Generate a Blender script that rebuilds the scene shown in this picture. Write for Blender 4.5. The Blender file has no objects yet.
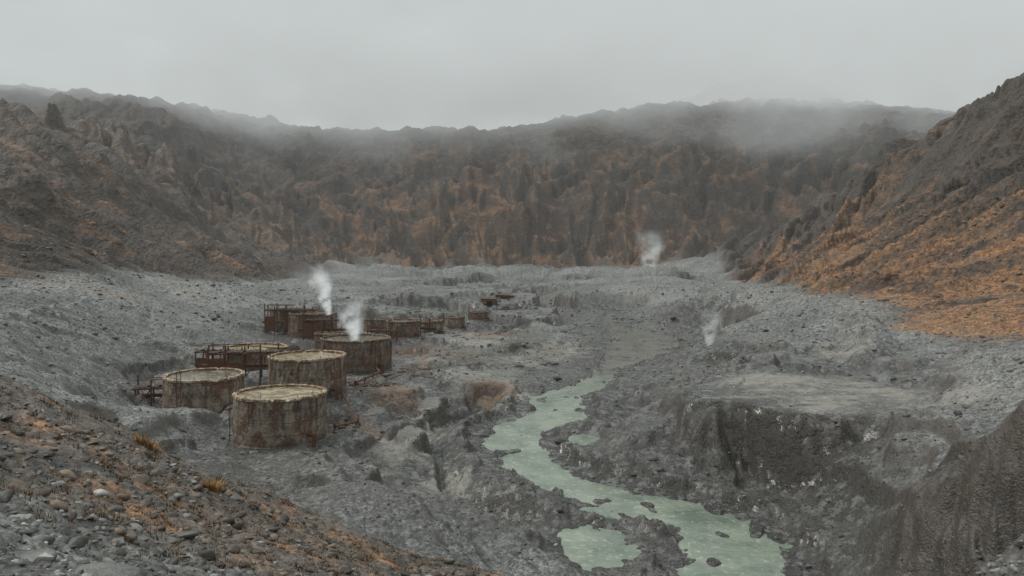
import bpy, bmesh, math, random, time
import numpy as np
from mathutils import Vector, Matrix
T0=time.time()
rng=np.random.default_rng(7); random.seed(7)
scene=bpy.context.scene
scene.view_settings.view_transform='Standard'
scene.view_settings.look='None'; scene.view_settings.exposure=0

# ------------------------------------------------------------ noise helpers
_t=np.linspace(0,2*np.pi,256,endpoint=False); _gx=np.cos(_t).astype(np.float32); _gy=np.sin(_t).astype(np.float32)
def pn(x,y,seed=0):
    xi=np.floor(x); yi=np.floor(y); xf=(x-xi).astype(np.float32); yf=(y-yi).astype(np.float32)
    xi=xi.astype(np.int64).astype(np.uint32); yi=yi.astype(np.int64).astype(np.uint32)
    u=xf*xf*xf*(xf*(xf*6-15)+10); v=yf*yf*yf*(yf*(yf*6-15)+10)
    A=np.uint32(374761393);B=np.uint32(668265263);K=np.uint32((seed*974711+12345)&0xffffffff);M1=np.uint32(1274126177)
    hx0=xi*A+K; hx1=hx0+A; hy0=yi*B; hy1=hy0+B
    def g(h,dx,dy):
        h=(h^(h>>np.uint32(13)))*M1
        h=(h^(h>>np.uint32(15)))&np.uint32(255)
        return _gx[h]*dx+_gy[h]*dy
    a=g(hx0+hy0,xf,yf); b=g(hx1+hy0,xf-1,yf); c=g(hx0+hy1,xf,yf-1); d=g(hx1+hy1,xf-1,yf-1)
    l=a+(b-a)*u
    return (l+((c+(d-c)*u)-l)*v).astype(np.float64)
def pm_(m,x,y,seed):
    out=np.zeros(x.shape); idx=np.nonzero(m)[0]
    if idx.size: out[idx]=pn(x[idx],y[idx],seed)
    return out
def ss(a,b,x):
    t=np.clip((x-a)/(b-a),0,1); return t*t*(3-2*t)
def mix(a,b,t): return a+(b-a)*t

# ------------------------------------------------------------ terrain control heights, mostly back-projected from image pixels (bearing tan, range m, height m)
S={
-.80:[(5,13.9),(10,13),(20,13),(32,13),(50,11),(75,12),(110,15),(160,25),(230,50),(300,85),(420,90),(700,130),(1000,200),(1500,230)],
-.64:[(5,13.9),(9,12.4),(18,11),(30,11.2),(36,8.5),(48,5.5),(60,7.2),(73,9),(100,10.7),(150,18.4),(220,38.8),(300,69),(400,44),(600,75),(900,194),(1300,200)],
-.48:[(5,13.8),(11,11.5),(20,9.6),(33,8.2),(38,4.5),(50,1.5),(70,.8),(82,1),(105,4.6),(126,8.2),(150,8.1),(200,12.5),(270,30.5),(335,50.8),(410,22),(600,78),(750,136),(900,186),(1300,190)],
-.32:[(5,13.5),(10,11.3),(17,9),(25,7.2),(34,5.6),(39,2),(50,.2),(62,0),(80,.3),(103,.2),(128,.5),(145,3),(166,7.3),(190,7),(260,8.2),(330,11.9),(385,17),(450,10),(560,27),(700,66.8),(850,131),(950,170),(1300,180)],
-.16:[(5,13.2),(10,10.5),(20,7.4),(28,4.9),(32,3.8),(38,.8),(45,-.3),(55,-.3),(70,0),(100,0),(150,.3),(200,1.5),(230,4),(320,5.2),(430,3.6),(560,2),(640,26),(760,80.6),(900,145),(1300,150)],
0:[(5,12.6),(10,9.3),(20,4.7),(31,3.2),(36,.5),(42,-1.8),(50,-2),(60,-1.6),(70,-1.2),(90,-.6),(130,-.2),(200,0),(300,1),(400,4),(540,2.5),(600,10.8),(700,58),(800,114),(880,148),(1300,150)],
.16:[(5,11.8),(10,8),(20,2.5),(32,-1.5),(42,-2.7),(52,-2.4),(59,-1.8),(66,-.8),(75,-.3),(90,-.3),(120,-.4),(150,-.1),(185,.3),(200,5.0),(260,5.2),(350,3.8),(480,1.6),(560,.6),(610,14),(700,66.8),(800,124),(880,166),(1300,210)],
.32:[(5,11.5),(10,7.5),(20,2.5),(32,-.5),(45,-2.8),(54,-2.4),(58,-1.4),(66,1.5),(78,2.9),(90,3.0),(112,4.2),(135,5.5),(165,4.5),(200,6.2),(260,6.2),(330,10.2),(390,22),(460,15),(600,25.7),(700,75.5),(800,134),(900,177),(1500,345)],
.48:[(5,11.8),(10,8.2),(20,4.5),(29,3.9),(40,2.9),(55,2.8),(66,3),(75,2.7),(90,3.4),(104,5.6),(125,7.6),(170,11.3),(230,24),(290,41),(325,55.8),(400,45),(600,60),(750,117),(900,173),(1300,210)],
.64:[(5,12.3),(10,9.5),(18,8.3),(25,8.1),(32,9.8),(37,6.5),(48,4.5),(60,5.7),(74,7),(95,7.5),(130,12.4),(180,30),(225,50.6),(260,70.6),(330,65),(600,90),(900,170),(1300,210)],
.80:[(5,12.5),(10,11),(20,11),(32,12.5),(45,10),(60,9),(80,9.5),(110,12),(150,25),(200,48),(260,85),(350,90),(700,120),(1000,190),(1500,220)],
}
CP=[];CZ=[]
VS=.75
for tx,l in S.items():
    for y,z in l:
        X=tx*y; d=math.hypot(X,y)
        CP.append((math.atan2(X,y),math.log(d)*VS)); CZ.append(z)
for a in (-3.1,-2.4,-1.7,-1.15,1.15,1.7,2.4,3.1):
    for d,z in ((2,14.2),(6,14.6),(20,17),(60,26),(150,55),(300,95),(700,150),(1500,220)):
        CP.append((a,math.log(d)*VS)); CZ.append(z)
for a in (-.6,-.3,0,.3,.6):
    CP.append((a,math.log(2)*VS)); CZ.append(14.1)
CP=np.array(CP);CZ=np.array(CZ)
C2=.03**2
_r=np.sqrt(((CP[:,None]-CP[None])**2).sum(-1)+C2)
n=len(CZ)
A=np.zeros((n+1,n+1));A[:n,:n]=_r;A[:n,n]=1;A[n,:n]=1
W=np.linalg.lstsq(A,np.append(CZ,0),rcond=None)[0]
def rbf_raw(a,v):
    out=np.empty(a.size)
    for i in range(0,a.size,50000):
        s=slice(i,i+50000)
        r=np.sqrt((a[s,None]-CP[None,:,0])**2+(v[s,None]-CP[None,:,1])**2+C2)
        out[s]=r@W[:n]+W[n]
    return out
_gv=np.linspace(.2,5.8,421)
_ca=np.concatenate([np.linspace(-3.3,-.9,60,endpoint=False),np.linspace(-.9,.9,330),np.linspace(.9,3.3,61)[1:]])
_CA,_CV=np.meshgrid(_ca,_gv,indexing='ij')
_T=rbf_raw(_CA.ravel(),_CV.ravel()).reshape(_CA.shape)
def rbf(a,v):
    ia=np.clip(np.searchsorted(_ca,a)-1,0,len(_ca)-2); fa=np.clip((a-_ca[ia])/(_ca[ia+1]-_ca[ia]),0,1)
    fv=np.clip((v-.2)/(_gv[1]-_gv[0]),0,len(_gv)-1.001); iv=fv.astype(int); fv=fv-iv
    return mix(mix(_T[ia,iv],_T[ia+1,iv],fa),mix(_T[ia,iv+1],_T[ia+1,iv+1],fa),fv)

# stream centreline: X, Y, water level, half width
SP=np.array([(26,205,.1,.8),(20.7,169,-.1,1.8),(24,148,-.3,5.5),(20.5,131,-.5,5.2),(14,112,-.75,1.6),(9.3,98,-.95,2.0),(5,91,-1.1,2.8),(4.6,83,-1.4,2.9),
(0,76.5,-1.7,2.7),(.9,69,-2,2.2),(3.7,62.5,-2.3,2.3),(7.9,58.8,-2.5,2.5),(12.3,56,-2.7,2.4),(14.3,51.8,-2.9,3.0),(13.2,46.6,-3.1,3.0),(12.5,41,-3.25,2.6),(14,34,-3.4,2.2),(20,27,-3.6,2.0),(28,20,-3.8,2)])
def catmull(P,m=14):
    out=[]
    Q=np.vstack([2*P[0]-P[1],P,2*P[-1]-P[-2]])
    for i in range(1,len(Q)-2):
        for t in np.linspace(0,1,m,endpoint=False):
            p0,p1,p2,p3=Q[i-1:i+3]
            out.append(.5*((2*p1)+(-p0+p2)*t+(2*p0-5*p1+4*p2-p3)*t*t+(-p0+3*p1-3*p2+p3)*t**3))
    return np.array(out)
ST=catmull(SP)
POOL=[(5.3,50.6,2.3,3.4,-2.85),(6.4,73,1.3,2.2,-1.5),(-8.6,84,.9,3.0,-.2),(-11.5,93,1.4,2.4,-.1),(-1,106,2.6,3.6,-.5),(34,133,3,4.5,.1),(-6,127,2.4,5,-.2),(4,150,3,7,-.2),(-9,71,.9,2.0,-.35),(-13.5,79,.8,2.0,-.05)]
# tanks: X,Y,radius,height,base z
TANKS=[(-19.4,67,3.78,4.0,0.0),(-21.2,83,3.95,4.15,.8),(-30,78,3.75,3.6,.15),(-32.8,103,3.75,3.3,.1),(-20.3,104,4.5,4.2,.2),
(-33.8,136,4.0,4.1,1.0),(-40,143,3.2,4.0,1.1),(-19.2,141,3.0,2.9,.4),(-15.2,150,2.3,2.6,-.1),(-11.8,165,2.1,2.5,-.6),(-28.5,126,2.6,2.4,.3),(-25,149,2.6,2.6,.3),(-7.5,182,2.2,1.9,-.3)]
def stream(X,Y):
    d=np.full(X.size,99.);zw=np.zeros(X.size);w=np.ones(X.size)
    idx=np.where((Y>12)&(Y<235)&(np.abs(X-10)<48))[0]
    for i in range(0,idx.size,60000):
        s=idx[i:i+60000]
        dd=((X[s,None]-ST[None,:,0])**2+(Y[s,None]-ST[None,:,1])**2).astype(np.float32)
        k=dd.argmin(1); dm=dd[np.arange(s.size),k]
        wt=np.exp(-(dd-dm[:,None])/6.0)
        wt/=wt.sum(1,keepdims=True)
        d[s]=np.sqrt(dm); zw[s]=wt@ST[:,2].astype(np.float32); w[s]=wt@ST[:,3].astype(np.float32)
    return d,zw,w
# crest lines (x,y,z), flank slope
RIDGES=[([(-262,470,98),(-226,500,77),(-180,530,40),(-130,555,18),(-87,575,3)],.62),
 ([(43,142,8.6),(47,122,8.4),(47,106,7.2),(43,94,5.6),(36,84,3.6)],.55),
 ([(16,203,5.9),(32,198,6.4),(47,193,6.6),(62,186,7.0)],.8),
 ([(-50,70,9.3),(-56,98,8.8),(-64,126,8.5),(-70,172,7.8),(-62,208,7.2),(-46,232,6.4),(-30,262,5.2)],.60),
 ([(-14,268,5.0),(8,258,5.6),(24,264,6.2)],.6),
 ([(-60,330,8.0),(-20,345,7.2),(20,338,7.6),(64,322,8.5)],.6),
 ([(30,160,4.8),(50,168,7)],.6)]
def fade(lam,D): return ss(1,2.6,lam/(.0042*D+.01))
def H(X,Y,want=False):
    sh=X.shape; X=X.ravel().astype(float);Y=Y.ravel().astype(float)
    D=np.hypot(X,Y)+1e-6; a=np.arctan2(X,Y)
    far1=D>60; nr_=D>8
    f1=ss(60,200,D); f2=ss(8,40,D)
    wx=(pm_(far1,X/45,Y/45,1)*9+pm_(far1,X/14,Y/14,2)*3)*f1+pm_(nr_,X/5,Y/5,3)*.9*f2
    wy=(pm_(far1,X/45,Y/45,4)*9+pm_(far1,X/14,Y/14,5)*3)*f1+pm_(nr_,X/5,Y/5,6)*.9*f2
    Xw=X+wx;Yw=Y+wy
    aw=np.where(np.abs(a)<1.2,np.arctan2(Xw,Yw),a)
    zb=rbf(aw,np.log(np.hypot(Xw,Yw)+1e-6)*VS)
    rdg=np.zeros_like(zb)
    for R_,sl in RIDGES:
        P=np.array(R_); hm=P[:,2].max()/sl+6
        m=np.nonzero((Y>P[:,1].min()-hm)&(Y<P[:,1].max()+hm)&(X<P[:,0].max()+hm)&(X>P[:,0].min()-hm))[0]
        if m.size:
            best=np.full(m.size,-99.)
            ww=.5 if P[:,2].max()<20 else 1.
            for p,q in zip(P[:-1],P[1:]):
                dx,dy=q[0]-p[0],q[1]-p[1]; L2=dx*dx+dy*dy
                xx=X[m]+wx[m]*ww; yy=Y[m]+wy[m]*ww
                t=np.clip(((xx-p[0])*dx+(yy-p[1])*dy)/L2,0,1)
                dd=np.hypot(xx-p[0]-t*dx,yy-p[1]-t*dy)
                best=np.maximum(best,p[2]+(q[2]-p[2])*t-dd*sl)
            rdg[m]=np.maximum(rdg[m],ss(-.5,1.0,best-zb[m]))
            zb[m]=np.maximum(zb[m],best)
    nb=6*pn(X/24,Y/24,8)+2.5*pn(X/7,Y/7,9)
    XR=np.interp(Y,[0,60,74,104,140,187,250,420,560],[62,56,49,53,60,68,72,108,125])
    XL=np.interp(Y,[0,60,73,128,174,230,300,420,560],[-75,-62,-57,-76,-80,-72,-76,-92,-110])
    M=np.maximum(ss(-5,6,X-XR+nb),ss(-5,6,XL-X+nb))*ss(45,75,D)
    M=np.maximum(M,ss(545,600,Y+nb*3))
    M=np.maximum(M,ss(8,16,zb)*ss(250,330,D))
    mM=M>0
    z=zb.copy()
    val=(1-M)*ss(38,50,D); mv=val>0
    d,zw,w=stream(X,Y)
    nearw=1-ss(3,14,d-w)
    q=pm_(mv,Xw/26,Yw/26,11)+.3*pm_(mv,Xw/8,Yw/8,12)+.1*pm_(mv,X/2.5,Y/2.5,13)
    amp=mix(1.0,3.0,ss(95,230,D))
    bank=ss(2.5,4.5,zb)
    up=ss(-.03,.03,q)
    z+=val*amp*(up-.5)*(1-.85*bank)*(1-.8*nearw*ss(85,110,D))
    q2=pm_(mv,Xw/17,Yw/13,14)+.3*pm_(mv,Xw/6,Yw/6,15)+.1*pm_(mv,X/2,Y/2,16)
    up2=ss(.06,.10,q2)
    z+=val*.9*(up2-.3)*(1-.8*bank)*(1-.8*nearw*ss(85,110,D))
    tn=pm_(mv,X/13,Y/13,18)*9+pm_(mv,X/4,Y/4,19)*2.2+pm_(mv,X/1.5,Y/1.5,20)*.7
    z+=val*(1.1*(ss(-.7,.7,d-8.5+tn)-.6)+1.0*(ss(-.9,.9,d-16+tn*1.3)-.5))*(1-ss(35,45,d))*(1-.75*ss(85,110,D))
    f=((X+6.5)*22+(Y-51)*11)/24.6
    z+=val*1.7*(.5-ss(-.9,.9,f+tn*.32))*np.exp(-(f/6.5)**2)*ss(36,42,Y)*(1-ss(62,70,Y))
    z+=val*ss(180,260,D)*(np.abs(pm_(D>180,X/34,Y/26,17))*7-1.0)*(1-ss(480,560,D))
    # eroded platform right of the stream
    e=np.sqrt(((X-26)/11.6)**2+((Y-71)/11)**2)+.24*pn(X/7,Y/7,21)+.12*pn(X/2.5,Y/2.5,22)+.05*pn(X/.9,Y/.9,23)
    pmk=1-ss(.88,1.07,e)
    z=mix(z,np.maximum(z*.3+2.3,3.3+.15*pn(X/6,Y/6,24)),pmk)
    flat=1-ss(.62,.88,e)
    cliff=ss(.84,.92,e)*(1-ss(1.05,1.3,e))*(1-ss(68,76,Y))
    # mountains
    rc=np.hypot(X,Y-190)+1; ph=np.arctan2(X,Y-190)
    def rid(m,x,y,s): return 1-np.clip(np.abs(pm_(m,x,y,s))*2.6,0,1)
    n25=pm_(mM,X/60,Y/60,32)
    g1=rid(mM,ph*8+pm_(mM,X/90,Y/90,31)*.9,rc/260+n25*.4,33)
    g2=rid(mM,ph*21+pm_(mM,X/45,Y/45,34)*1.2,rc/200+n25*.3,36)
    n20=pm_(mM,X/20,Y/20,37)
    g3=rid(mM,ph*55+n20*1.1,rc/90+n25*.5,39)
    far=ss(250,620,D)
    leftn=ss(.10,.2,-a)*(1-ss(380,460,D))
    crest=mix(1,.5,ss(90,155,zb))
    mt=((g1-.6)*mix(4,18,far)-(g2-.6)*mix(3.2,12,far)-(g3-.6)*mix(1.5,4.2,far))*crest
    crag=np.zeros_like(z)
    for lam,am,sd in ((60,4,41),(28,3.0,42),(13,2.3,43),(6.5,1.3,44),(3.2,.7,45),(1.6,.36,46),(.8,.17,47)):
        fd=fade(lam,D)*M; mm=fd>0
        crag+=(.6-rid(mm,X/lam+wx*.05,Y/lam+wy*.05,sd))*am*fade(lam,D)*mix(1,1.3 if lam<40 else .8,far)
    n4=pm_(mM,X/55,Y/55,86)
    cn=pm_(mM,X/50,Y/50,48)+.5*pm_(mM,X/15,Y/15,49)
    cm=ss(-.1,.28,cn)*(1-.65*leftn)
    z+=M*(mt*ss(90,240,D)*(1-.3*leftn)+crag*mix(mix(.25,.6,far),1.3,cm)*ss(50,120,D)*crest)
    per=mix(5.5,21,far); tt=z/per+1.3*n4+.9*n25+.3*n20; fl=np.floor(tt); fr_=tt-fl
    z+=M*ss(14,30,zb)*(ss(.30,.75,fr_)-fr_)*per*mix(.45,.62,far)*mix(.15,1,cm)*(1-.7*leftn)*crest
    # medium rubble
    rough=(1-.9*flat)*mix(.75,1,ss(6,30,D))
    for lam,am,sd in ((11,.42,51),(5,.24,52),(2.4,.14,53)):
        z+=(1-M)*am*pm_(M<1,X/lam,Y/lam,sd)*1.3*rough*fade(lam,D)
    z+=(1-M)*np.maximum(bank*.6,rdg)*(.6-rid(mv,ph*60+.6*pm_(mv,X/9,Y/9,58),rc/60,55))*.55*ss(50,75,D)*rough
    for (tx,ty,r,h,b) in TANKS:
        dd=np.hypot(X-tx,Y-ty)/r
        m=np.nonzero(dd<2.6)[0]
        if m.size:
            d2=dd[m]+.2*pn(X[m]/3,Y[m]/3,56)
            z[m]=mix(z[m],b+.12+.15*pn(X[m]/2,Y[m]/2,57),1-ss(1.15,2.2,d2))
    # wet flats
    wf=pm_(mv,X/8,Y/13,92)+.35*pm_(mv,X/2.2,Y/2.8,93)+.15*pm_(mv,X/.8,Y/1.,96)
    yard=np.exp(-(((X+10)/11)**2+((Y-82)/26)**2))
    wet2=val*ss(.02,.14,wf+.16*yard)*(1-ss(2.2,3.8,zb))*ss(45,60,D)
    # stream carve
    wn=pm_(d<30,X/3.8,Y/3.8,61); wn2=pm_(d<30,X/1.2,Y/1.2,62)
    w2=w*(1+.42*wn+.2*wn2)+.3*pm_(d<30,X/.5,Y/.5,63)
    bh=mix(.9,.12,ss(85,108,D))
    tgt=np.where(d<w2,zw-.35*ss(0,.8,w2-d),zw+.03+np.clip(d-w2,0,9)*mix(.10,.03,ss(85,108,D))+bh*ss(1.6,2.6,d-w2+wn2*1.5+wn*3))
    k=1-ss(1.0,mix(6.0,10.0,ss(85,110,D)),d-w2)
    z=mix(z,tgt,k)
    z+=(d<w2)*.45*ss(.24,.4,pm_(d<8,X/2.2,Y/3.0,65)+.3*wn2)
    wet=1-ss(0,5.5,d-w2)
    water=(d<w2+1.6)
    lev=zw.copy()
    for (px,py,rx,ry,l) in POOL:
        m=np.nonzero((np.abs(X-px)<rx*3)&(np.abs(Y-py)<ry*3))[0]
        if not m.size: continue
        e2=np.sqrt(((X[m]-px)/rx)**2+((Y[m]-py)/ry)**2)+.4*pn(X[m]/1.8,Y[m]/1.8,64)+.2*pn(X[m]/.6,Y[m]/.6,66)
        z[m]=mix(z[m],l-.3+.38*ss(.75,1.15,e2),1-ss(1.1,2.1,e2))
        b=(e2<1.35)&(~(d[m]<w2[m]+.4)); lv=lev[m]; lv[b]=l; lev[m]=lv; wt_=water[m]; wt_|=b; water[m]=wt_
        wet[m]=np.maximum(wet[m],1-ss(1,2,e2))
    # steep dark knoll, near right
    kn=np.sqrt(((X-24.5)/8.2)**2+((Y-33)/11)**2)+.22*pm_(D<60,X/4,Y/4,67)+.10*pm_(D<60,X/1.3,Y/1.3,68)
    kk_=1-ss(.8,1.08,kn)
    z+=kk_*1.6*ss(20,26,D)
    # fine rubble
    fr=(1-.85*flat)*(1-.6*(1-ss(-.1,.3,d-w2)))*(1-.6*wet2)*(1-.6*cliff)*(1-.55*kk_)
    for lam,am,sd in ((1.2,.12,71),(.6,.10,72),(.3,.06,73),(.15,.03,74),(.07,.013,75)):
        fd=fade(lam,D); z+=mix(1,.6,M)*am*1.25*pm_(fd>0,X/lam,Y/lam,sd)*fr*fd
    if not want: return z.reshape(sh)
    # ---- surface masks
    nA=pn(X/22,Y/22,81)+.5*pn(X/8,Y/8,82)+.25*pn(X/2.5,Y/2.5,83)
    gl=rid(mM,ph*26+pm_(mM,X/25,Y/25,84)*1.6,rc/190,85)
    gl2=rid(mM,ph*7+pm_(mM,X/60,Y/60,94)*1.2,rc/300,95)
    gs=pm_(mM,ph*16+pm_(mM,X/25,Y/25,97)*.8,rc/70,98)+.5*pm_(mM,ph*45+pm_(mM,X/14,Y/14,97)*.8,rc/40,99)
    right=ss(.20,.40,a)
    hR=np.clip(zb-8,0,99)
    o=right*M*(1-ss(330,420,D))*(np.exp(-(hR/15)**2)*(.55+.6*ss(-.3,.3,nA+.08))*(.45+.55*ss(-.25,.2,gs))+.66*ss(.0,.42,gs+.35*nA)*np.exp(-(hR/44)**2)+.08)
    o+=M*ss(420,560,D)*(.85*ss(.45,.95,gl)*ss(.0,.6,gl2+.2)+.50*ss(-.1,.35,gs)+.18)*np.exp(-np.clip(zb-26,0,400)/75)*ss(-.55,-.05,a)
    o+=M*(1-ss(-.3,-.1,a))*(.10+.30*ss(.05,.45,gs+.3*nA))*(1-ss(350,500,D))
    fg=(1-ss(36,44,D))
    bs=fg*ss(15,22,D+5*nA+ (X+14)*.15)*(1-ss(2,9,X))*ss(-.5,.1,nA+.15)
    o=np.maximum(o,bs*(.20+.38*ss(0,.35,pn(X/1.6,Y/1.6,88)+.5*pn(X/4,Y/4,87))))
    o=np.maximum(o,.25*ss(.1,.5,nA)*(1-M)*ss(60,120,D)*ss(5,8,zb))
    sp=np.zeros_like(z)
    for (px,py,r) in ((-14.5,73,3.6),(-15,90,5),(-12,84,4),(-24,94,4),(-13,104,4),(-9,118,6),(-16,128,6),(-3,150,9),(-17,66,2),(-2,92,4),(-22,75,3)):
        m=np.nonzero(np.hypot(X-px,Y-py)<r*2.5)[0]
        if m.size: sp[m]=np.maximum(sp[m],1-ss(.3,1.1,np.hypot(X[m]-px,(Y[m]-py)*.8)/r+.6*pn(X[m]/2.2,Y[m]/2.2,89)))
    dark=M*(.30+.75*ss(-.2,.25,cn)-.25*ss(.1,.4,n4))
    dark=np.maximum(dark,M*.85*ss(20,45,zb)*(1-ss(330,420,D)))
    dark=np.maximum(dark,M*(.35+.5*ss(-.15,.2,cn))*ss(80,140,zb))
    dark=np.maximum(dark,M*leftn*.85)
    tal=ss(380,430,Y)*(1-ss(590,640,Y))*ss(-300,-250,X)*(1-ss(-80,-40,X)); dark=dark*(1-.4*tal); o=np.maximum(o,.24*tal*M)
    dark=np.maximum(dark,bs*.5)
    dark=np.maximum(dark,kk_*.75); o=np.maximum(o,kk_*.10)
    dark=np.maximum(dark,cliff*.3)
    o=np.maximum(o,cliff*.10)
    silt_and_sheen=flat*(.30+.6*ss(.0,.22,pn(X/7,Y/3,90)+.5*pn(X/2.5,Y/1.2,101)+.3*nA))
    for (px,py,r) in ((-2,93,4.5),(-3.5,99,5),(8,130,6),(-6,140,8),(33,60,3),(38,92,3),(-8,78,3),(-10,69,3.2),(-5,62,2.5),(-7,104,4),(1,120,5),(-12,113,4),(-12,87,3)):  # pale silt flats; yard ones paint the wet sky sheen as paler colour
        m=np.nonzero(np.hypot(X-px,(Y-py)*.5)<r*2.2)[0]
        if m.size: silt_and_sheen[m]=np.maximum(silt_and_sheen[m],.8*(1-ss(.3,1.1,np.hypot((X[m]-px),(Y[m]-py)*.5)/r+.7*pn(X[m]/3,Y[m]/3,91)+.3*pn(X[m]/.9,Y[m]/1.1,91))))
    mudn=d-w2+tn*.8
    mud=val*(1-ss(5,10,mudn))
    wet=np.maximum(np.maximum(np.maximum(wet,.65*mud),wet2*.9),sp*.8)
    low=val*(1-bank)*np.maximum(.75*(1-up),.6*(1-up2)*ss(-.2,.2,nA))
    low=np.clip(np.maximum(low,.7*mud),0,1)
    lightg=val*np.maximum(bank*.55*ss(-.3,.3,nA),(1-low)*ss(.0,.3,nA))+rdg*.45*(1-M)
    return z,dict(orange=np.clip(o,0,1),dark=np.clip(dark,0,1),silt_and_sheen=np.clip(silt_and_sheen,0,1),wet=np.clip(wet,0,1),spill=sp,water=water,lev=lev,low=low,light=np.clip(lightg,0,1),M=M)

# ------------------------------------------------------------ node helper
class NT:
    def __init__(s,t): s.t=t; t.nodes.clear()
    def n(s,ty,**k):
        nd=s.t.nodes.new(ty)
        ins=k.pop('i',{})
        for a,b in k.items(): setattr(nd,a,b)
        for a,b in ins.items():
            if isinstance(b,bpy.types.NodeSocket): s.t.links.new(b,nd.inputs[a])
            else: nd.inputs[a].default_value=b
        return nd
    def l(s,a,b): s.t.links.new(a,b)
    def m(s,op,a,b=None,c=None,clamp=False):
        nd=s.t.nodes.new('ShaderNodeMath'); nd.operation=op; nd.use_clamp=clamp
        for i,v in enumerate((a,b,c)):
            if v is None: continue
            if isinstance(v,bpy.types.NodeSocket): s.t.links.new(v,nd.inputs[i])
            else: nd.inputs[i].default_value=v
        return nd.outputs[0]
    def mixc(s,f,a,b,bt='MIX'):
        nd=s.t.nodes.new('ShaderNodeMix'); nd.data_type='RGBA'; nd.blend_type=bt
        for i,v in ((0,f),(6,a),(7,b)):
            if isinstance(v,bpy.types.NodeSocket): s.t.links.new(v,nd.inputs[i])
            else: nd.inputs[i].default_value=(v if i==0 else tuple(v)+(1,) if len(v)==3 else v)
        return nd.outputs[2]
    def noise(s,vec,scale,det=4,rough=.6):
        return s.n('ShaderNodeTexNoise',i={'Vector':vec,'Scale':scale,'Detail':det,'Roughness':rough}).outputs[0]
    def ramp(s,f,lo,hi,a=0.,b=1.):
        return s.n('ShaderNodeMapRange',i={0:f,1:lo,2:hi,3:a,4:b}).outputs[0]
def mat(name):
    m=bpy.data.materials.new(name); m.use_nodes=True; return m,NT(m.node_tree)

# terrain material
mt_,N=mat('terrain_rubble_and_rock')
geo=N.n('ShaderNodeNewGeometry'); P=geo.outputs['Position']
nz_=N.n('ShaderNodeSeparateXYZ',i={0:geo.outputs['Normal']}).outputs[2]
def att(nm):
    at=N.n('ShaderNodeAttribute',attribute_name=nm); return N.n('ShaderNodeSeparateColor',i={0:at.outputs['Color']}).outputs
O_,Dk,SiSheen=att('masks')[:3]; We,Spl,Mm=att('masks2')[:3]; Lo,Li,_=att('masks3')[:3]
n1=N.noise(P,.11,4,.66); n2=N.noise(P,1.1,5,.72); n3=N.noise(P,8,2,.7)
vo=N.n('ShaderNodeTexVoronoi',i={'Vector':P,'Scale':3.4,'Randomness':1}); vo2=N.n('ShaderNodeTexVoronoi',i={'Vector':P,'Scale':10})
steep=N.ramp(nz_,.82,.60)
SiSheen=N.m('MULTIPLY',SiSheen,N.m('SUBTRACT',1.,steep,clamp=True))
c=N.mixc(N.ramp(n1,.38,.62),(.100,.100,.095),(.170,.167,.157))
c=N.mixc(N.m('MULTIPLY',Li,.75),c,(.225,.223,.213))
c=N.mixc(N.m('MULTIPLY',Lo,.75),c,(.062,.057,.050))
c=N.mixc(N.ramp(n2,.50,.68,0,.45),c,(.28,.28,.27))
c=N.mixc(N.ramp(n2,.34,.46,.75,0),c,(.030,.030,.029))
mtn=N.mixc(N.ramp(n1,.40,.60),(.046,.034,.026),(.135,.090,.060)); mtn=N.mixc(N.ramp(n2,.35,.6,.6,0),mtn,(.026,.020,.017))
orr=N.mixc(N.ramp(n2,.36,.60),(.11,.048,.021),(.38,.185,.073)); orr=N.mixc(N.ramp(n1,.5,.62,0,.5),orr,(.23,.15,.088))
c=N.mixc(Mm,c,mtn)
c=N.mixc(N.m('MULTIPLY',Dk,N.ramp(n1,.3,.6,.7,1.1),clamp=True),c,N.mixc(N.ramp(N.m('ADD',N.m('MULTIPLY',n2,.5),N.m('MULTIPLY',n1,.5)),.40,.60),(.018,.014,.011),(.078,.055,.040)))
of=N.m('ADD',N.m('MULTIPLY',O_,N.ramp(n1,.36,.62,.35,1.5)),N.m('MULTIPLY',O_,N.ramp(n2,.35,.65,-.35,.45)))
c=N.mixc(N.ramp(of,.12,.85,0,.92),c,orr)
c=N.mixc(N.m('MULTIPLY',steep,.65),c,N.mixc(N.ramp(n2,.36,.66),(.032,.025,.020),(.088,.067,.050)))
c=N.mixc(N.m('MULTIPLY',SiSheen,N.ramp(n2,.38,.6,.35,.95),clamp=True),c,(.27,.246,.21))  # silt colour, also carrying the yard's painted sky sheen
c=N.mixc(N.m('MULTIPLY',Spl,N.ramp(n2,.35,.6,.3,.85)),c,(.17,.085,.038))
c=N.mixc(N.m('MULTIPLY',N.m('MULTIPLY',We,.40),N.m('SUBTRACT',1.,SiSheen)),c,(.050,.050,.045))
vc=N.n('ShaderNodeSeparateColor',i={0:vo.outputs['Color']}).outputs[0]; vc2=N.n('ShaderNodeSeparateColor',i={0:vo2.outputs['Color']}).outputs[1]
k=N.m('MULTIPLY',N.ramp(vc,0,1,.55,1.42),N.ramp(vc2,0,1,.6,1.4))
k=N.m('MULTIPLY',k,N.ramp(n3,.3,.7,.7,1.3))
kk=N.n('ShaderNodeCombineColor',i={0:k,1:k,2:k}).outputs[0]
sm=N.m('MAXIMUM',N.m('MAXIMUM',SiSheen,N.m('MAXIMUM',N.m('MULTIPLY',Dk,.8),N.m('MULTIPLY',steep,.9))),N.m('MULTIPLY',We,.7))
c=N.mixc(N.m('SUBTRACT',1.,N.m('MULTIPLY',sm,.8)),c,N.mixc(1.,c,kk,'MULTIPLY'))
wr=N.m('MULTIPLY',We,N.ramp(n2,.38,.52,0,1))
rough=N.ramp(wr,0,1,.50,.12)
rough=N.m('ADD',rough,N.m('MULTIPLY',Mm,.2))
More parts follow.
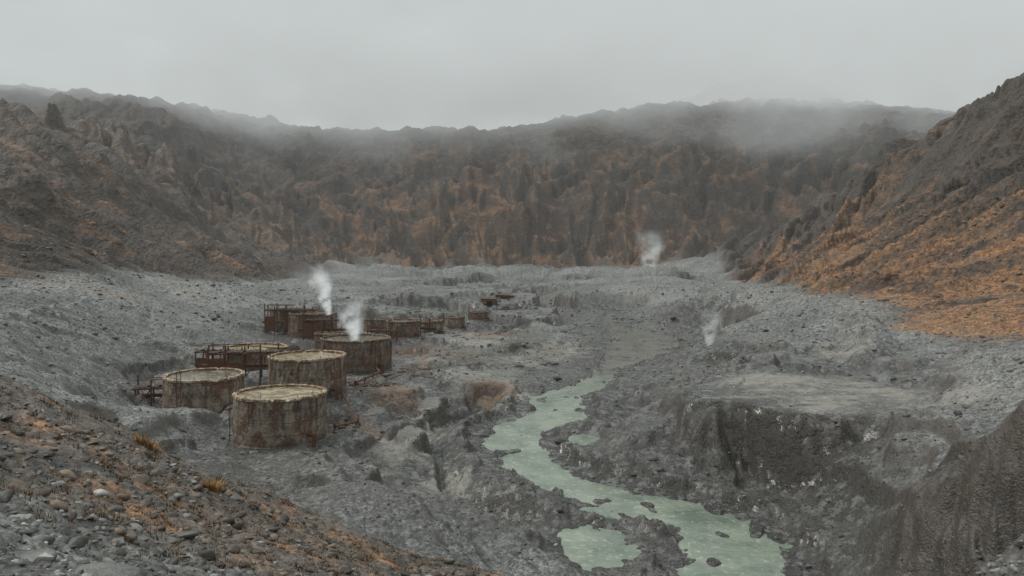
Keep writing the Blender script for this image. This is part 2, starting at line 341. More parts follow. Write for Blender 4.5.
h=N.m('MULTIPLY',N.m('MULTIPLY',N.m('SUBTRACT',1.,vo.outputs['Distance']),.14),N.m('SUBTRACT',1.,N.m('MULTIPLY',steep,.85)))
h=N.m('ADD',h,N.m('MULTIPLY',n2,.32)); h=N.m('ADD',h,N.m('MULTIPLY',n3,.07))
h=N.m('MULTIPLY',h,N.ramp(N.m('ADD',wr,SiSheen),0,1.1,1.,.12))
h=N.m('ADD',h,N.m('MULTIPLY',N.m('MULTIPLY',n1,Mm),6.))
bp=N.n('ShaderNodeBump',i={'Height':h,'Strength':.9,'Distance':1.})
bs=N.n('ShaderNodeBsdfPrincipled',i={'Base Color':c,'Roughness':rough,'Normal':bp.outputs[0],'Specular IOR Level':.5})
o=N.n('ShaderNodeOutputMaterial'); N.l(bs.outputs[0],o.inputs[0])

# ------------------------------------------------------------ terrain mesh
def seg(a,b,st): return np.exp(np.arange(math.log(a),math.log(b),st))
Rr=np.concatenate([seg(1.5,12,.009),seg(12,260,.0043),seg(260,1000,.0052),seg(1000,1650,.02)])
Aa=np.concatenate([np.linspace(-math.pi,-.75,50,endpoint=False),np.linspace(-.75,-.60,30,endpoint=False),np.linspace(-.60,.60,1000,endpoint=False),np.linspace(.60,.75,30,endpoint=False),np.linspace(.75,math.pi,50,endpoint=False)])
nr,na=len(Rr),len(Aa)
RR,AA=np.meshgrid(Rr,Aa,indexing='ij')
X=(RR*np.sin(AA)).ravel();Y=(RR*np.cos(AA)).ravel()
Z,mk=H(X,Y,True)
print('height',time.time()-T0)
def make_mesh(name,co,quads,nv=4):
    me=bpy.data.meshes.new(name)
    me.vertices.add(len(co)); me.vertices.foreach_set('co',np.ascontiguousarray(co,dtype=np.float32).ravel())
    nf=len(quads); me.loops.add(nf*nv); me.loops.foreach_set('vertex_index',np.ascontiguousarray(quads,dtype=np.int32).ravel())
    me.polygons.add(nf); me.polygons.foreach_set('loop_start',np.arange(0,nf*nv,nv,dtype=np.int32))
    me.update(calc_edges=True)
    return me
ii,jj=np.meshgrid(np.arange(nr-1),np.arange(na),indexing='ij'); j2=(jj+1)%na
Q=np.stack([ii*na+jj,(ii+1)*na+jj,(ii+1)*na+j2,ii*na+j2],-1).reshape(-1,4)[:,::-1]
co=np.stack([X,Y,Z],-1)
me=make_mesh('terrain',co,Q)
def setcol(me,name,r,g,b):
    a=me.color_attributes.new(name,'FLOAT_COLOR','POINT')
    a.data.foreach_set('color',np.stack([r,g,b,np.ones_like(r)],-1).astype(np.float32).ravel())
setcol(me,'masks',mk['orange'],mk['dark'],mk['silt_and_sheen'])
setcol(me,'masks2',mk['wet'],mk['spill'],mk['M'])
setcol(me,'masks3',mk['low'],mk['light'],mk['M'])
me.polygons.foreach_set('use_smooth',np.ones(len(me.polygons),dtype=bool))
me.materials.append(mt_)
ob=bpy.data.objects.new('terrain',me); scene.collection.objects.link(ob)
print('mesh',time.time()-T0)

# ------------------------------------------------------------ water
mw,N=mat('milky_green_water')
P=N.n('ShaderNodeNewGeometry').outputs['Position']
n1=N.noise(P,.35,4,.6); n2=N.noise(P,2.2,5,.65)
sxy=N.n('ShaderNodeSeparateXYZ',i={0:P}); yy=sxy.outputs[1]
c=N.mixc(N.ramp(n1,.35,.65),(.115,.155,.115),(.25,.295,.225)); c=N.mixc(N.ramp(n2,.56,.68,0,.6),c,(.46,.49,.43))
gr=N.m('MAXIMUM',N.ramp(yy,95,112),N.ramp(sxy.outputs[0],-3,-6))
c=N.mixc(gr,c,N.mixc(N.ramp(n1,.4,.6),(.085,.082,.064),(.165,.16,.13)))
bp=N.n('ShaderNodeBump',i={'Height':N.m('ADD',N.noise(P,2.5,3),N.m('MULTIPLY',N.noise(P,9,2),.3)),'Strength':.45,'Distance':.1})
bs=N.n('ShaderNodeBsdfPrincipled',i={'Base Color':c,'Roughness':.08,'Normal':bp.outputs[0],'Specular IOR Level':.6})
o=N.n('ShaderNodeOutputMaterial'); N.l(bs.outputs[0],o.inputs[0])
wm=mk['water']; fq=wm[Q].all(1)
Qw=Q[fq]; used=np.unique(Qw); remap=-np.ones(len(X),dtype=np.int64); remap[used]=np.arange(len(used))
mew=make_mesh('stream_water',np.stack([X[used],Y[used],mk['lev'][used]],-1),remap[Qw])
mew.polygons.foreach_set('use_smooth',np.ones(len(mew.polygons),dtype=bool)); mew.materials.append(mw)
ob=bpy.data.objects.new('stream_water',mew); scene.collection.objects.link(ob)

# ------------------------------------------------------------ rocks
mr,N=mat('grey_rock')
tc=N.n('ShaderNodeNewGeometry').outputs['Position']
at=N.n('ShaderNodeAttribute',attribute_name='shade')
n1=N.noise(tc,3,4,.7); n2=N.noise(tc,25,3,.7)
c=N.mixc(1.,at.outputs['Color'],N.mixc(N.ramp(n1,.35,.65),(.55,.55,.55),(1.35,1.33,1.28)),'MULTIPLY')
c=N.mixc(N.ramp(n2,.45,.7,0,.5),c,N.mixc(1.,c,(.5,.48,.45),'MULTIPLY'))
bp=N.n('ShaderNodeBump',i={'Height':N.m('ADD',n2,N.m('MULTIPLY',n1,3)),'Strength':.6,'Distance':.03})
bs=N.n('ShaderNodeBsdfPrincipled',i={'Base Color':c,'Roughness':.5,'Normal':bp.outputs[0]})
o=N.n('ShaderNodeOutputMaterial'); N.l(bs.outputs[0],o.inputs[0])
def ico(sub):
    b=bmesh.new(); bmesh.ops.create_icosphere(b,subdivisions=sub,radius=1)
    v=np.array([x.co[:] for x in b.verts]); f=np.array([[x.index for x in q.verts] for q in b.faces]); b.free(); return v,f
def variants(sub,nv,cuts):
    v,f=ico(sub); out=[]
    for _ in range(nv):
        p=v.copy()
        for _ in range(cuts):
            nn=rng.normal(size=3); nn/=np.linalg.norm(nn); dk=rng.uniform(.34,.8)
            dd=p@nn; p=np.where((dd>dk)[:,None],p-nn*(dd-dk)[:,None],p)
        p*=1+rng.normal(0,.035,(len(p),1))
        out.append(p)
    return np.array(out),f
def rots(n_):
    q=rng.normal(size=(n_,4)); q/=np.linalg.norm(q,axis=1,keepdims=True); w,x,y,z=q.T
    return np.stack([1-2*(y*y+z*z),2*(x*y-z*w),2*(x*z+y*w),2*(x*y+z*w),1-2*(x*x+z*z),2*(y*z-x*w),2*(x*z-y*w),2*(y*z+x*w),1-2*(x*x+y*y)],-1).reshape(-1,3,3)
def rocks(name,X,Y,Zr,s,shade,sub,cuts):
    V,f=variants(sub,30,cuts); k=rng.integers(0,30,len(X))
    sc=np.stack([rng.uniform(.9,1.7,len(X)),rng.uniform(.75,1.15,len(X)),rng.uniform(.45,.8,len(X))],-1)
    yaw=rng.uniform(0,6.28,len(X))
    R=rots(len(X)); p=np.einsum('nij,nvj->nvi',R,V[k])*sc[:,None,:]
    cy,sy=np.cos(yaw)[:,None],np.sin(yaw)[:,None]
    p=np.stack([p[...,0]*cy-p[...,1]*sy,p[...,0]*sy+p[...,1]*cy,p[...,2]],-1)
    p=p*s[:,None,None]+np.stack([X,Y,Zr+.05*s],-1)[:,None,:]
    nv=V.shape[1]
    F=(f[None]+(np.arange(len(X))*nv)[:,None,None]).reshape(-1,3)
    me=make_mesh(name,p.reshape(-1,3),F,3)
    c=np.repeat(shade,nv,axis=0); setcol(me,'shade',c[:,0],c[:,1],c[:,2])
    me.materials.append(mr)
    ob=bpy.data.objects.new(name,me); scene.collection.objects.link(ob); return ob
def scatter(n_,d0,d1,smul,pw,smin,smax,a0=-.62,a1=.62):
    a=rng.uniform(a0,a1,n_); D=np.exp(rng.uniform(math.log(d0),math.log(d1),n_))
    X=D*np.sin(a);Y=D*np.cos(a)
    s=np.clip(smul*D*(1-rng.uniform(0,.999,n_))**(-pw),smin,smax)
    cl=pn(X/6,Y/6,201)+.5*pn(X/2,Y/2,202)
    keep=rng.uniform(-.5,.5,n_)<cl+.12
    dd,zw,w=stream(X,Y); keep&=(dd>w*.9)|(rng.uniform(size=n_)<.10)
    for (tx,ty,r,h,b) in TANKS: keep&=np.hypot(X-tx,Y-ty)>r+.3
    e=np.sqrt(((X-26)/11.6)**2+((Y-71)/11)**2); keep&=(e>.8)|(rng.uniform(size=n_)<.06)
    yard=np.exp(-(((X+10)/11)**2+((Y-82)/26)**2)); keep&=rng.uniform(size=n_)>yard*.6
    X,Y,s,D=X[keep],Y[keep],s[keep],D[keep]
    Zr=H(X,Y)
    t=rng.lognormal(0,.5,len(X))[:,None]
    brn=((X< -50)|(X>48)|((Y<40)&(X<2)))&(D>16)
    base=np.where((rng.uniform(size=len(X))<np.where(brn,.75,.12))[:,None],np.array([[.09,.068,.052]]),np.array([[.118,.12,.116]]))
    return X,Y,Zr,s,np.clip(base*t,.022,.42),D
r=scatter(38000,26,220,.0010,.34,.05,.8)
rocks('rubble',*r[:5],1,10)
r=scatter(15000,4.5,30,.0030,.44,.018,.26)
rocks('gravel',*r[:4],r[4]*1.3,2,14)
for (bx,by,s,t) in ((-5.6,10.4,.22,1.5),(-6.9,14,.19,1.5),(-4.3,10.2,.17,1.45),(-6.3,9.6,.28,1.3),(-8.7,15.4,.17,1.0),(-8.9,22,.34,1.0),(-6.2,12.6,.15,.7),(-9.4,17.3,.16,1.6),(3.0,33,.3,1.0),(-10.4,26,.26,1.2),(30,62,.7,.6),(-5.2,8.9,.16,1.7),(-7.4,12.1,.22,1.2)):
    xx=np.array([bx]);yy=np.array([by])
    rocks('boulder',xx,yy,H(xx,yy),np.array([s]),np.array([[.2,.2,.195]])*t,4,18)
print('rocks',time.time()-T0)

# ------------------------------------------------------------ dry grass
mg,N=mat('dry_grass')
at=N.n('ShaderNodeAttribute',attribute_name='shade')
bs=N.n('ShaderNodeBsdfPrincipled',i={'Base Color':at.outputs['Color'],'Roughness':.7})
o=N.n('ShaderNodeOutputMaterial'); N.l(bs.outputs[0],o.inputs[0])
def grass(name,tufts):
    co=[];F=[];col=[]
    allb=[]
    for (gx,gy,r,hh,nb,cc) in tufts:
        ang=rng.uniform(0,6.28,nb); rad=r*.5*np.sqrt(rng.uniform(0,1,nb))
        allb.append((gx+rad*np.cos(ang),gy+rad*np.sin(ang),ang))
    bzs=H(np.concatenate([q[0] for q in allb]),np.concatenate([q[1] for q in allb]))-.02
    ofs=0
    for (gx,gy,r,hh,nb,cc),(bx,by,ang) in zip(tufts,allb):
        bz=bzs[ofs:ofs+nb]; ofs+=nb
        for i in range(nb):
            l=hh*rng.uniform(.5,1.1); lean=rng.uniform(.2,.95); a=ang[i]+rng.normal(0,.5); w=.0045+.0007*gy*rng.uniform(.5,1)
            dx,dy=math.cos(a),math.sin(a); b=len(co)
            for t in (0,.5,1):
                ww=w*(1-t*.85); px=bx[i]+dx*l*lean*t*t; py=by[i]+dy*l*lean*t*t; pz=bz[i]+l*t*(1-.35*lean*t)
                co+= [(px-dy*ww,py+dx*ww,pz),(px+dy*ww,py-dx*ww,pz)]
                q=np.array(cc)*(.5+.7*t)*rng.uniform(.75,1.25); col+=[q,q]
            F+=[(b,b+1,b+3,b+2),(b+2,b+3,b+5,b+4)]
    me=make_mesh(name,np.array(co),np.array(F)); col=np.array(col); setcol(me,'shade',col[:,0],col[:,1],col[:,2]); me.materials.append(mg)
    ob=bpy.data.objects.new(name,me); scene.collection.objects.link(ob)
gold=(.38,.21,.055)
for t in ((-3.95,12.6,.3,.32,190,gold),(-13,28.5,.7,.5,160,gold),(-9.9,26.5,.5,.45,120,gold),(-6.3,22,.35,.3,90,gold),(13.6,29,.4,.35,90,(.3,.2,.07))):
    grass('dry_grass_tuft',[t])
tf=[]
for _ in range(620):
    d=rng.uniform(14,36); a=rng.uniform(-.62,.05); x=d*math.sin(a); y=d*math.cos(a)
    cc=[(.15,.085,.035),(.09,.065,.035),(.22,.13,.05),(.06,.058,.03)][rng.integers(0,4)]
    tf.append((x,y,rng.uniform(.2,.9),rng.uniform(.08,.2),26,cc))
grass('scrub_grass',tf)

# ------------------------------------------------------------ tanks
def concrete(name,rust,light):
    m,N=mat(name)
    tc0=N.n('ShaderNodeTexCoord').outputs['Object']
    oi=N.n('ShaderNodeObjectInfo').outputs['Random']
    z=N.n('ShaderNodeSeparateXYZ',i={0:tc0}).outputs[2]
    sh=N.n('ShaderNodeCombineXYZ',i={0:N.m('MULTIPLY',oi,60.),1:N.m('MULTIPLY',oi,31.)}).outputs[0]
    tc=N.n('ShaderNodeVectorMath',operation='ADD',i={0:tc0,1:sh}).outputs[0]
    mp=N.n('ShaderNodeMapping',i={'Vector':tc,'Scale':(1,1,.75)}).outputs[0]
    mp2=N.n('ShaderNodeMapping',i={'Vector':tc,'Scale':(1,1,.14)}).outputs[0]
    s1=N.noise(mp,.8,7,.74); s2=N.noise(mp2,2.2,5,.78); b1=N.noise(tc,.6,6,.74); b2=N.noise(tc,5,5,.75)
    c=N.mixc(N.ramp(b1,.42,.58),tuple(x*light for x in(.120,.090,.068)),tuple(x*light for x in (.29,.24,.185)))
    c=N.mixc(N.ramp(b2,.46,.64,0,.55),c,tuple(x*light for x in(.40,.35,.285)))
    c=N.mixc(N.ramp(s1,.51-.06*rust,.57-.04*rust,0,.85),c,N.mixc(N.ramp(b2,.4,.6),(.05,.024,.014),(.19,.078,.034)))
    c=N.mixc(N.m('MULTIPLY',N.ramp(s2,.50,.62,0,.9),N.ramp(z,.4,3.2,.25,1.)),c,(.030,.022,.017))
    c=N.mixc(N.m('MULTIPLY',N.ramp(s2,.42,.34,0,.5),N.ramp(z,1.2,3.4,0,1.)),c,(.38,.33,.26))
    zz=N.m('ADD',z,N.m('MULTIPLY',b2,.05)); fr=N.m('FRACT',N.m('DIVIDE',zz,1.02)); jn=N.m('MULTIPLY',N.m('LESS_THAN',fr,.055),.6)
    c=N.mixc(jn,c,(.035,.026,.02))
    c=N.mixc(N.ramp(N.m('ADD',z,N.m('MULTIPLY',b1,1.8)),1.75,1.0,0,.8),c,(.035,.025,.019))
    bp=N.n('ShaderNodeBump',i={'Height':N.m('SUBTRACT',N.m('ADD',b1,N.m('ADD',b2,s2)),jn),'Strength':.8,'Distance':.08})
    bs=N.n('ShaderNodeBsdfPrincipled',i={'Base Color':c,'Roughness':.65,'Normal':bp.outputs[0]})
    o=N.n('ShaderNodeOutputMaterial'); N.l(bs.outputs[0],o.inputs[0]); return m
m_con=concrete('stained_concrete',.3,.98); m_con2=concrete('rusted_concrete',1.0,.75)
def simple(name,c1,c2,rough,metal=0,sc=6,bump=.02,lo=.35,hi=.65,c3=None):
    m,N=mat(name); tc=N.n('ShaderNodeNewGeometry').outputs['Position']
    n1=N.noise(tc,sc,5,.7); c=N.mixc(N.ramp(n1,lo,hi),c1,c2)
    if c3: c=N.mixc(N.ramp(N.noise(tc,sc*2.7,5,.7),.50,.58,0,.85),c,c3)
    bp=N.n('ShaderNodeBump',i={'Height':n1,'Strength':.5,'Distance':bump})
    bs=N.n('ShaderNodeBsdfPrincipled',i={'Base Color':c,'Roughness':rough,'Metallic':metal,'Normal':bp.outputs[0]})
    o=N.n('ShaderNodeOutputMaterial'); N.l(bs.outputs[0],o.inputs[0]); return m
m_rim=simple('lime_crusted_rim',(.14,.08,.042),(.52,.45,.33),.7,0,1.6,.05,.42,.58,(.17,.07,.028))
m_rust=simple('rusty_steel',(.045,.022,.013),(.17,.068,.03),.8,.1,4)
m_slud=simple('yellow_green_sludge',(.14,.105,.045),(.48,.42,.25),.16,0,.8,.03,.44,.56,(.27,.16,.06))
m_slud2=simple('grey_green_sludge',(.08,.075,.05),(.30,.28,.20),.13,0,.7,.03,.42,.58,(.14,.09,.045))
m_wood=simple('weathered_timber',(.03,.024,.018),(.12,.088,.062),.85,0,5)
def lathe(name,prof,seg,mats,jit,parent,loc,rimz):
    b=bmesh.new(); rings=[]
    J=np.arange(seg); aa=2*np.pi*J/seg
    chip=np.clip(pn(aa*6+loc[0],aa*0+loc[1],79)-.22,0,1)*1.6+np.clip(pn(aa*17+loc[0],aa*0+loc[1],80)-.25,0,1)*.7
    for k,(r,z,mi) in enumerate(prof):
        jr=pn(aa*4+loc[0],aa*0+z*1.1+loc[1],77)*jit+pn(aa*19+loc[0],aa*0+z*4+loc[1],76)*jit*.7
        ring=[]
        for j in range(seg):
            zz=z-(chip[j] if z>rimz-.1 else 0)
            ring.append(b.verts.new(((r+jr[j])*math.cos(aa[j]),(r+jr[j])*math.sin(aa[j]),zz)))
        rings.append(ring)
    for k in range(len(prof)-1):
        for j in range(seg):
            f=b.faces.new((rings[k][j],rings[k][(j+1)%seg],rings[k+1][(j+1)%seg],rings[k+1][j])); f.material_index=prof[k][2]
    me=bpy.data.meshes.new(name); b.to_mesh(me); b.free()
    for m in mats: me.materials.append(m)
    o=bpy.data.objects.new(name,me); scene.collection.objects.link(o); o.parent=parent; return o
def tubes(name,segs,mat_,parent,ns=8):
    b=bmesh.new()
    for (p,q,r) in segs:
        p=Vector(p);q=Vector(q);d=q-p; L=d.length
        if L<1e-4: continue
        M_=Matrix.Translation((p+q)/2)@d.to_track_quat('Z','Y').to_matrix().to_4x4()
        bmesh.ops.create_cone(b,cap_ends=True,segments=ns,radius1=r,radius2=r,depth=L,matrix=M_)
    me=bpy.data.meshes.new(name); b.to_mesh(me); b.free(); me.materials.append(mat_)
    o=bpy.data.objects.new(name,me); scene.collection.objects.link(o); o.parent=parent; return o
def boxes(name,bx,mat_,parent):
    b=bmesh.new()
    for (c,s,yaw) in bx:
        M_=Matrix.Translation(c)@Matrix.Rotation(yaw,4,'Z')@Matrix.Diagonal((*s,1))
        bmesh.ops.create_cube(b,size=1,matrix=M_)
    bmesh.ops.bevel(b,geom=b.edges[:],offset=.01,segments=1,affect='EDGES')
    me=bpy.data.meshes.new(name); b.to_mesh(me); b.free(); me.materials.append(mat_)
    o=bpy.data.objects.new(name,me); scene.collection.objects.link(o); o.parent=parent; return o
def tank(i,tx,ty,r,h,bz):
    e=bpy.data.objects.new('concrete_tank',None); scene.collection.objects.link(e); e.location=(tx,ty,bz)
    e.rotation_euler=(rng.normal(0,.006),rng.normal(0,.006),i*1.3)
    con=m_con if i in(0,1,2,8,9) else m_con2
    w=.30
    prof=[(r+.22,-1.2,0),(r+.22,.12,0),(r+.02,.2,0)]
    for k in range(1,9): prof.append((r-.006*k,.2+(h-.5)*k/8.5,0))
    prof+=[(r-.05,h-.28,0),(r+.02,h-.24,1),(r+.04,h-.05,1),(r-.01,h,1),(r-w,h+.01,1),(r-w-.03,h-.06,0),(r-w,h-.9,0)]
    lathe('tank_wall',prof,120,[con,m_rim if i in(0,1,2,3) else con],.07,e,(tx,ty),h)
    b=bmesh.new(); bmesh.ops.create_circle(b,cap_ends=True,segments=64,radius=r-w+.05)
    me=bpy.data.meshes.new('sludge'); b.to_mesh(me); b.free(); me.materials.append(m_slud if i in (0,1,3) else m_slud2)
    o=bpy.data.objects.new('sludge',me); scene.collection.objects.link(o); o.parent=e; o.location=(0,0,h-.20)
    bx=[]
    a=.3
    while a<6.1:
        bx.append(((math.cos(a)*(r+.03),math.sin(a)*(r+.03),h*.45),(.16,.30,h*.9-.3),a)); a+=rng.uniform(.6,1.3)
    if i in (4,5,7): boxes('pilasters',bx,con,e)
    la=math.radians(200)-i*1.3+ (i%3)*.5; ca,sa=math.cos(la),math.sin(la); T=Vector((-sa,ca,0)); R=Vector((ca,sa,0))*(r+.22)
    sg=[]
    for sx in(-.22,.22): sg.append((R+T*sx+Vector((0,0,-.2)),R+T*sx+Vector((0,0,h+.8)),.035))
    for k in range(int(h/.35)+1): sg.append((R-T*.22+Vector((0,0,.2+k*.35)),R+T*.22+Vector((0,0,.2+k*.35)),.022))
    oa=math.radians(-40)-i*1.3; d=Vector((math.cos(oa),math.sin(oa),0))
    sg.append((d*(r-.1)+Vector((0,0,h*.25)),d*(r+.9)+Vector((0,0,h*.25)),.16)); sg.append((d*(r+.9)+Vector((0,0,h*.25+.1)),d*(r+.9)+Vector((0,0,-.4)),.16)); sg.append((d*(r+.25)+Vector((0,0,h*.25)),d*(r+.34)+Vector((0,0,h*.25)),.26))
    for k in range(14):
        a=rng.uniform(0,6.28); q=Vector((math.cos(a),math.sin(a),0))*(r-.15); sg.append((q+Vector((0,0,h-.2)),q+Vector((rng.normal(0,.06),rng.normal(0,.06),h+rng.uniform(.1,.4))),.025))
    tubes('ladder_and_outlet',sg,m_rust,e)
    return e
ts=[tank(i,*t) for i,t in enumerate(TANKS)]
def frame(cx,cy,L,Wd,hh,yaw,nx):
    e=bpy.data.objects.new('rusty_walkway',None); scene.collection.objects.link(e)
    z0=float(H(np.array([cx]),np.array([cy]))[0]); e.location=(cx,cy,z0); e.rotation_euler=(0,0,yaw)
    sg=[];
    for k in range(nx+1):
        x=-L/2+L*k/nx
        for y in(-Wd/2,Wd/2):
            top=hh+rng.uniform(.3,1.2)*(rng.uniform()<.7)
            sg.append(((x+rng.normal(0,.05),y,-.8),(x+rng.normal(0,.12),y+rng.normal(0,.08),top),.09))
        sg.append(((x,-Wd/2-.15,hh-.12),(x,Wd/2+.15,hh-.12),.10))
        if k<nx and k%2==0: sg.append(((x,-Wd/2,.1),(x+L/nx,-Wd/2,hh-.2),.06))
    for y in(-Wd/2,Wd/2):
        sg.append(((-L/2-.3,y,hh-.03),(L/2+.3,y,hh-.03),.10))
        sg.append(((-L/2,y,hh+.85),(L*.1,y,hh+rng.uniform(.5,.85)),.045)); 
    sg.append(((-L/2-1,Wd/2+.5,hh*.5),(L/2+1.2,Wd/2+.5,hh*.45),.2))
    tubes('steel_frame',sg,m_rust,e)
    bx=[]
    n_=int(L/.35)
    for k in range(n_):
        if rng.uniform()<.25: continue
        bx.append(((-L/2+.17+k*.35,rng.normal(0,.04),hh+.12),(.27,Wd+.2+rng.normal(0,.1),.06),rng.normal(0,.05)))
    boxes('deck_planks',bx,m_wood,e)
    px=[]
    for k in range(nx):
        if rng.uniform()<.4: px.append(((-L/2+L*(k+.5)/nx,-Wd/2-.12,hh*rng.uniform(.45,.6)),(L/nx*.92,.05,hh*rng.uniform(.4,.75)),rng.normal(0,.02)))
    if px: boxes('cladding',px,m_rust,e)
frame(-34.8,79,4.2,1.4,1.9,.2,3)
frame(-28,86.5,9,1.4,3.0,.15,5)
frame(-36,99.5,6,1.5,2.9,-.1,4)
frame(-26.8,95.5,5,1.3,2.6,.5,3)
frame(-38,137,8,1.6,4.3,.05,5)
frame(-31,131,6,1.4,3.2,.1,4)
frame(-22,136.5,5,1.3,2.6,-.1,3)
frame(-17.5,146,5,1.3,2.0,.1,3)
def pipeline(pts,r):
    e=bpy.data.objects.new('rusty_pipeline',None); scene.collection.objects.link(e)
    sg=[];zz=[float(H(np.array([p[0]]),np.array([p[1]]))[0])+p[2] for p in pts]
    P3=[Vector((p[0],p[1],z)) for p,z in zip(pts,zz)]
    for a,b in zip(P3,P3[1:]):
        sg.append((a,b,r)); n_=max(1,int((b-a).length/3))
        for k in range(n_+1):
            q=a.lerp(b,k/n_); dd=(b-a).normalized()
            sg.append((q-dd*.05,q+dd*.05,r*1.5)); sg.append((q-Vector((0,0,.0)),q-Vector((0,0,1.6)),.06))
    tubes('pipe_run',sg,m_rust,e,10)
pipeline([(-25,72,.7),(-24,75.8,.9),(-26,78,1.0)],.17)
pipeline([(-15.5,70,.3),(-14.8,76,.4),(-17,80,.8)],.12)
pipeline([(-17,87,.5),(-16,97,.5),(-17,100,.8)],.14)
pipeline([(-36,84,.6),(-38,92,.7),(-36,97,.8)],.16)
def debris(name,items):
    e=bpy.data.objects.new(name,None); scene.collection.objects.link(e); bx=[];sg=[]
    pts=[(x+rng.normal(0,r),y+rng.normal(0,r)) for (x,y,r,n_) in items for _ in range(n_)]
    zz=H(np.array([p[0] for p in pts]),np.array([p[1] for p in pts]))
    for (px,py),z in zip(pts,zz):
        a=rng.uniform(0,6.28); l=rng.uniform(.3,1.3)
        if rng.uniform()<.6: bx.append(((px,py,z+.1),(l,.25,.12),a))
        else: sg.append(((px-math.cos(a)*l,py-math.sin(a)*l,z+.05),(px+math.cos(a)*l,py+math.sin(a)*l,z+rng.uniform(.1,.5)),.05))
    boxes('timber_pieces',bx,m_wood,e); tubes('steel_pieces',sg,m_rust,e,6)
debris('scrap_debris',[(-14,72,1.2,12),(-15,88,1.8,14),(-27,73,1.2,10),(-13,100,2,12),(-24,128,3,24),(-12,156,3,24),(-3,185,5,40),(-33,92,2,16),(-20,170,4,26)])
def shed(x,y,w,d,h,yaw):
    e=bpy.data.objects.new('ruined_shed',None); scene.collection.objects.link(e); z=float(H(np.array([x]),np.array([y]))[0]); e.location=(x,y,z); e.rotation_euler=(0,0,yaw)
    t=.25
    boxes('walls',[((-w/2,0,h/2-.4),(t,d,h+.8),0),((w/2,0,h/2-.6),(t,d,h+.4),0),((0,d/2-.13,h/2-.4),(w-t-.02,t,h+.8),0),((-w*.32,-d/2+.13,h/2-.4),(w*.3,t,h+.8),0),((w*.32,-d/2+.13,h/2-.4),(w*.3,t,h+.8),0),((0,-d/2+.13,h-.15),(w*.33,t,.5),0)],m_con2,e)
    o=boxes('roof',[((0,0,0),(w+.5,d+.6,.12),0)],m_rust,e); o.location=(0,0,h+.22); o.rotation_euler=(.06,.03,0)
for s in ((-6,205,4,3,1.6,.2),(-1.5,214,5,3,1.4,-.3),(-22,236,5,3.5,1.8,.1)): shed(*s)
print('objects',time.time()-T0)

# ------------------------------------------------------------ mist, clouds, steam
FOG=(.575,.61,.605)
def vol_out(N,dens,L,col=FOG):
    ab=N.n('ShaderNodeVolumeAbsorption',i={'Color':(0,0,0,1),'Density':dens})
    em=N.n('ShaderNodeEmission',i={'Color':(*col,1),'Strength':(N.m('MULTIPLY',dens,L) if isinstance(dens,bpy.types.NodeSocket) else dens*L)})
    ad=N.n('ShaderNodeAddShader'); N.l(ab.outputs[0],ad.inputs[0]); N.l(em.outputs[0],ad.inputs[1])
    o=N.n('ShaderNodeOutputMaterial'); N.l(ad.outputs[0],o.inputs['Volume'])
def box(name,lo,hi,m):
    b=bmesh.new(); c=[(a+b_)/2 for a,b_ in zip(lo,hi)]; s=[b_-a for a,b_ in zip(lo,hi)]
    bmesh.ops.create_cube(b,size=1,matrix=Matrix.Translation(c)@Matrix.Diagonal((*s,1)))
    me=bpy.data.meshes.new(name); b.to_mesh(me); b.free(); me.materials.append(m)
    o=bpy.data.objects.new(name,me); scene.collection.objects.link(o); return o
m,N=mat('valley_haze'); vol_out(N,.00017,.72)
box('valley_mist',(-1300,-300,-40),(1300,1300,300),m)
m,N=mat('low_cloud')
P=N.n('ShaderNodeNewGeometry').outputs['Position']
mp=N.n('ShaderNodeMapping',i={'Vector':P,'Scale':(1,1,1.7)}).outputs[0]
nz=N.noise(mp,.0062,4,.6); sx=N.n('ShaderNodeSeparateXYZ',i={0:P}); z=sx.outputs[2]
t=N.m('ADD',z,N.m('MULTIPLY',N.m('SUBTRACT',nz,.5),330))
t=N.m('SUBTRACT',t,N.ramp(sx.outputs[0],-120,-420,0,15))
d=N.m('MULTIPLY',N.m('POWER',N.ramp(t,105,212),1.5),.013)
d=N.m('MULTIPLY',d,N.ramp(z,185,275,1,.04))
vol_out(N,d,N.ramp(z,120,205,.72,1.06))
m.cycles.volume_step_rate=.5
box('low_cloud_bank',(-900,560,70),(900,1150,300),m)
def steam(x,y,z,hh,r,lean,dn):
    m,N=mat('steam'); tc=N.n('ShaderNodeTexCoord').outputs['Object']
    s=N.n('ShaderNodeSeparateXYZ',i={0:tc})
    zt=N.m('DIVIDE',s.outputs[2],hh)
    wob=N.noise(tc,1.1/r,2,.6); wx_=N.m('MULTIPLY',N.m('MULTIPLY',N.m('SUBTRACT',wob,.5),r*2.2),zt)
    rr=N.m('SQRT',N.m('ADD',N.m('POWER',N.m('ADD',s.outputs[0],wx_),2),N.m('POWER',s.outputs[1],2)))
    wd=N.m('MULTIPLY_ADD',zt,r*.62,r*.22)
    fall=N.m('POWER',N.ramp(N.m('DIVIDE',rr,wd),1,0),1.5)
    nz=N.noise(tc,1.8/r,4,.65)
    dd=N.m('MULTIPLY',N.m('MULTIPLY',fall,N.ramp(nz,.38,.62)),N.m('MULTIPLY',N.m('POWER',N.ramp(zt,1,.2),1.4),dn))
    vol_out(N,dd,1.15); m.cycles.volume_step_rate=.7
    b=bmesh.new(); bmesh.ops.create_cone(b,cap_ends=True,segments=20,radius1=r*.4,radius2=r*1.25,depth=hh,matrix=Matrix.Translation((0,0,hh/2)))
    me=bpy.data.meshes.new('steam_plume'); b.to_mesh(me); b.free(); me.materials.append(m)
    o=bpy.data.objects.new('steam_plume',me); scene.collection.objects.link(o); o.location=(x,y,z); o.rotation_euler=(0,lean,0)
steam(-30.4,133,4.9,9,3.2,-.22,4.5)
steam(-20.2,103,4.1,5.5,3.6,-.15,3.6)
steam(62,365,1,24,11,.1,.7)
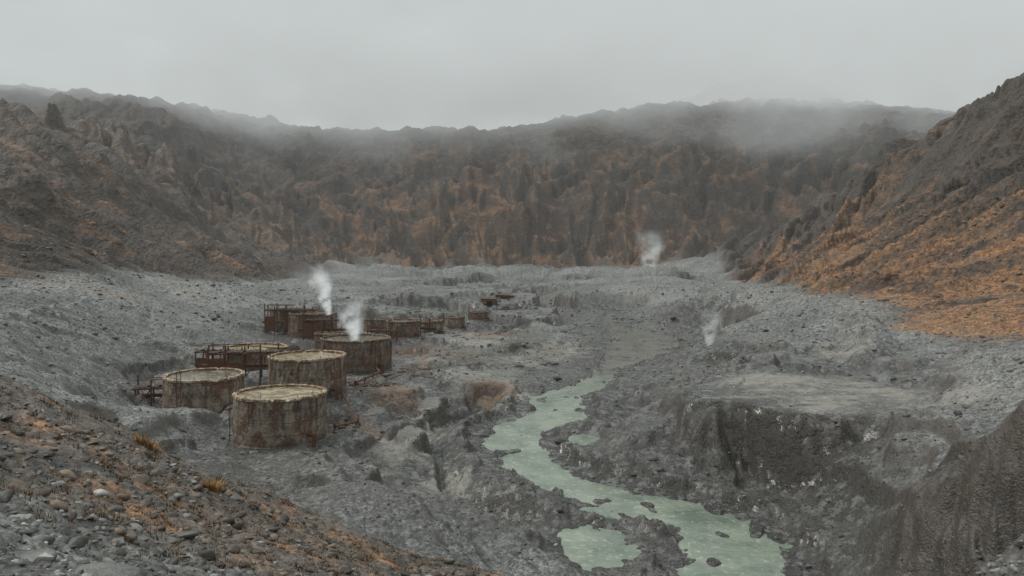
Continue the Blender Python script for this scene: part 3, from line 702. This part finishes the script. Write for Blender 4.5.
steam(27.5,112,2.0,5.5,2.8,.1,1.8)
steam(35,75,2.8,3.0,2.0,-.3,1.0)

# ------------------------------------------------------------ sky and light
w=bpy.data.worlds.new('World'); scene.world=w; w.use_nodes=True; N=NT(w.node_tree)
el=math.radians(42)
sky=N.n('ShaderNodeTexSky',sky_type='NISHITA',sun_disc=False,sun_elevation=el,sun_rotation=0)
tc=N.n('ShaderNodeTexCoord').outputs['Generated']
z=N.n('ShaderNodeSeparateXYZ',i={0:tc}).outputs[2]
mp=N.n('ShaderNodeMapping',i={'Vector':tc,'Scale':(1,1,2.2),'Rotation':(0,.35,0)}).outputs[0]
n1=N.noise(mp,2.9,5,.55); n2=N.noise(mp,9,4,.6)
g=N.n('ShaderNodeValToRGB',i={0:z}); cr=g.color_ramp
cr.elements[0].position=0; cr.elements[0].color=(.64,.64,.64,1)
cr.elements[1].position=1; cr.elements[1].color=(.98,.98,.98,1)
for p_,v_ in ((.13,.72),(.18,.68),(.27,.53),(.45,.60),(.7,.92)):
    q=cr.elements.new(p_); q.color=(v_,v_,v_,1)
v=N.m('MULTIPLY',g.outputs[0],N.m('MULTIPLY',N.ramp(n1,.38,.62,.76,1.22),N.ramp(n2,.35,.65,.90,1.10)))
v=N.m('MULTIPLY',v,10.8)
cc=N.n('ShaderNodeCombineColor',i={0:N.m('MULTIPLY',v,.955),1:N.m('MULTIPLY',v,1.015),2:N.m('MULTIPLY',v,.995)}).outputs[0]
col=N.mixc(.96,sky.outputs[0],cc)
bg=N.n('ShaderNodeBackground',i={'Color':col,'Strength':.1}); o=N.n('ShaderNodeOutputWorld'); N.l(bg.outputs[0],o.inputs[0])
sd=bpy.data.lights.new('sun','SUN'); sd.energy=1.5; sd.angle=math.radians(10); sd.color=(1,.96,.90)
so=bpy.data.objects.new('sun',sd); scene.collection.objects.link(so)
az=math.radians(-80)
dv=Vector((math.sin(az)*math.cos(el),math.cos(az)*math.cos(el),math.sin(el)))
so.rotation_euler=dv.to_track_quat('Z','Y').to_euler(); sky.sun_rotation=az

cam=bpy.data.cameras.new('camera'); cam.lens=28.125; cam.sensor_width=36; cam.shift_y=-40/1024; cam.clip_end=6000; cam.clip_start=.1
co_=bpy.data.objects.new('camera',cam); co_.location=(0,0,16); co_.rotation_euler=(math.pi/2,0,0); scene.collection.objects.link(co_); scene.camera=co_
print('verts',len(X),time.time()-T0)
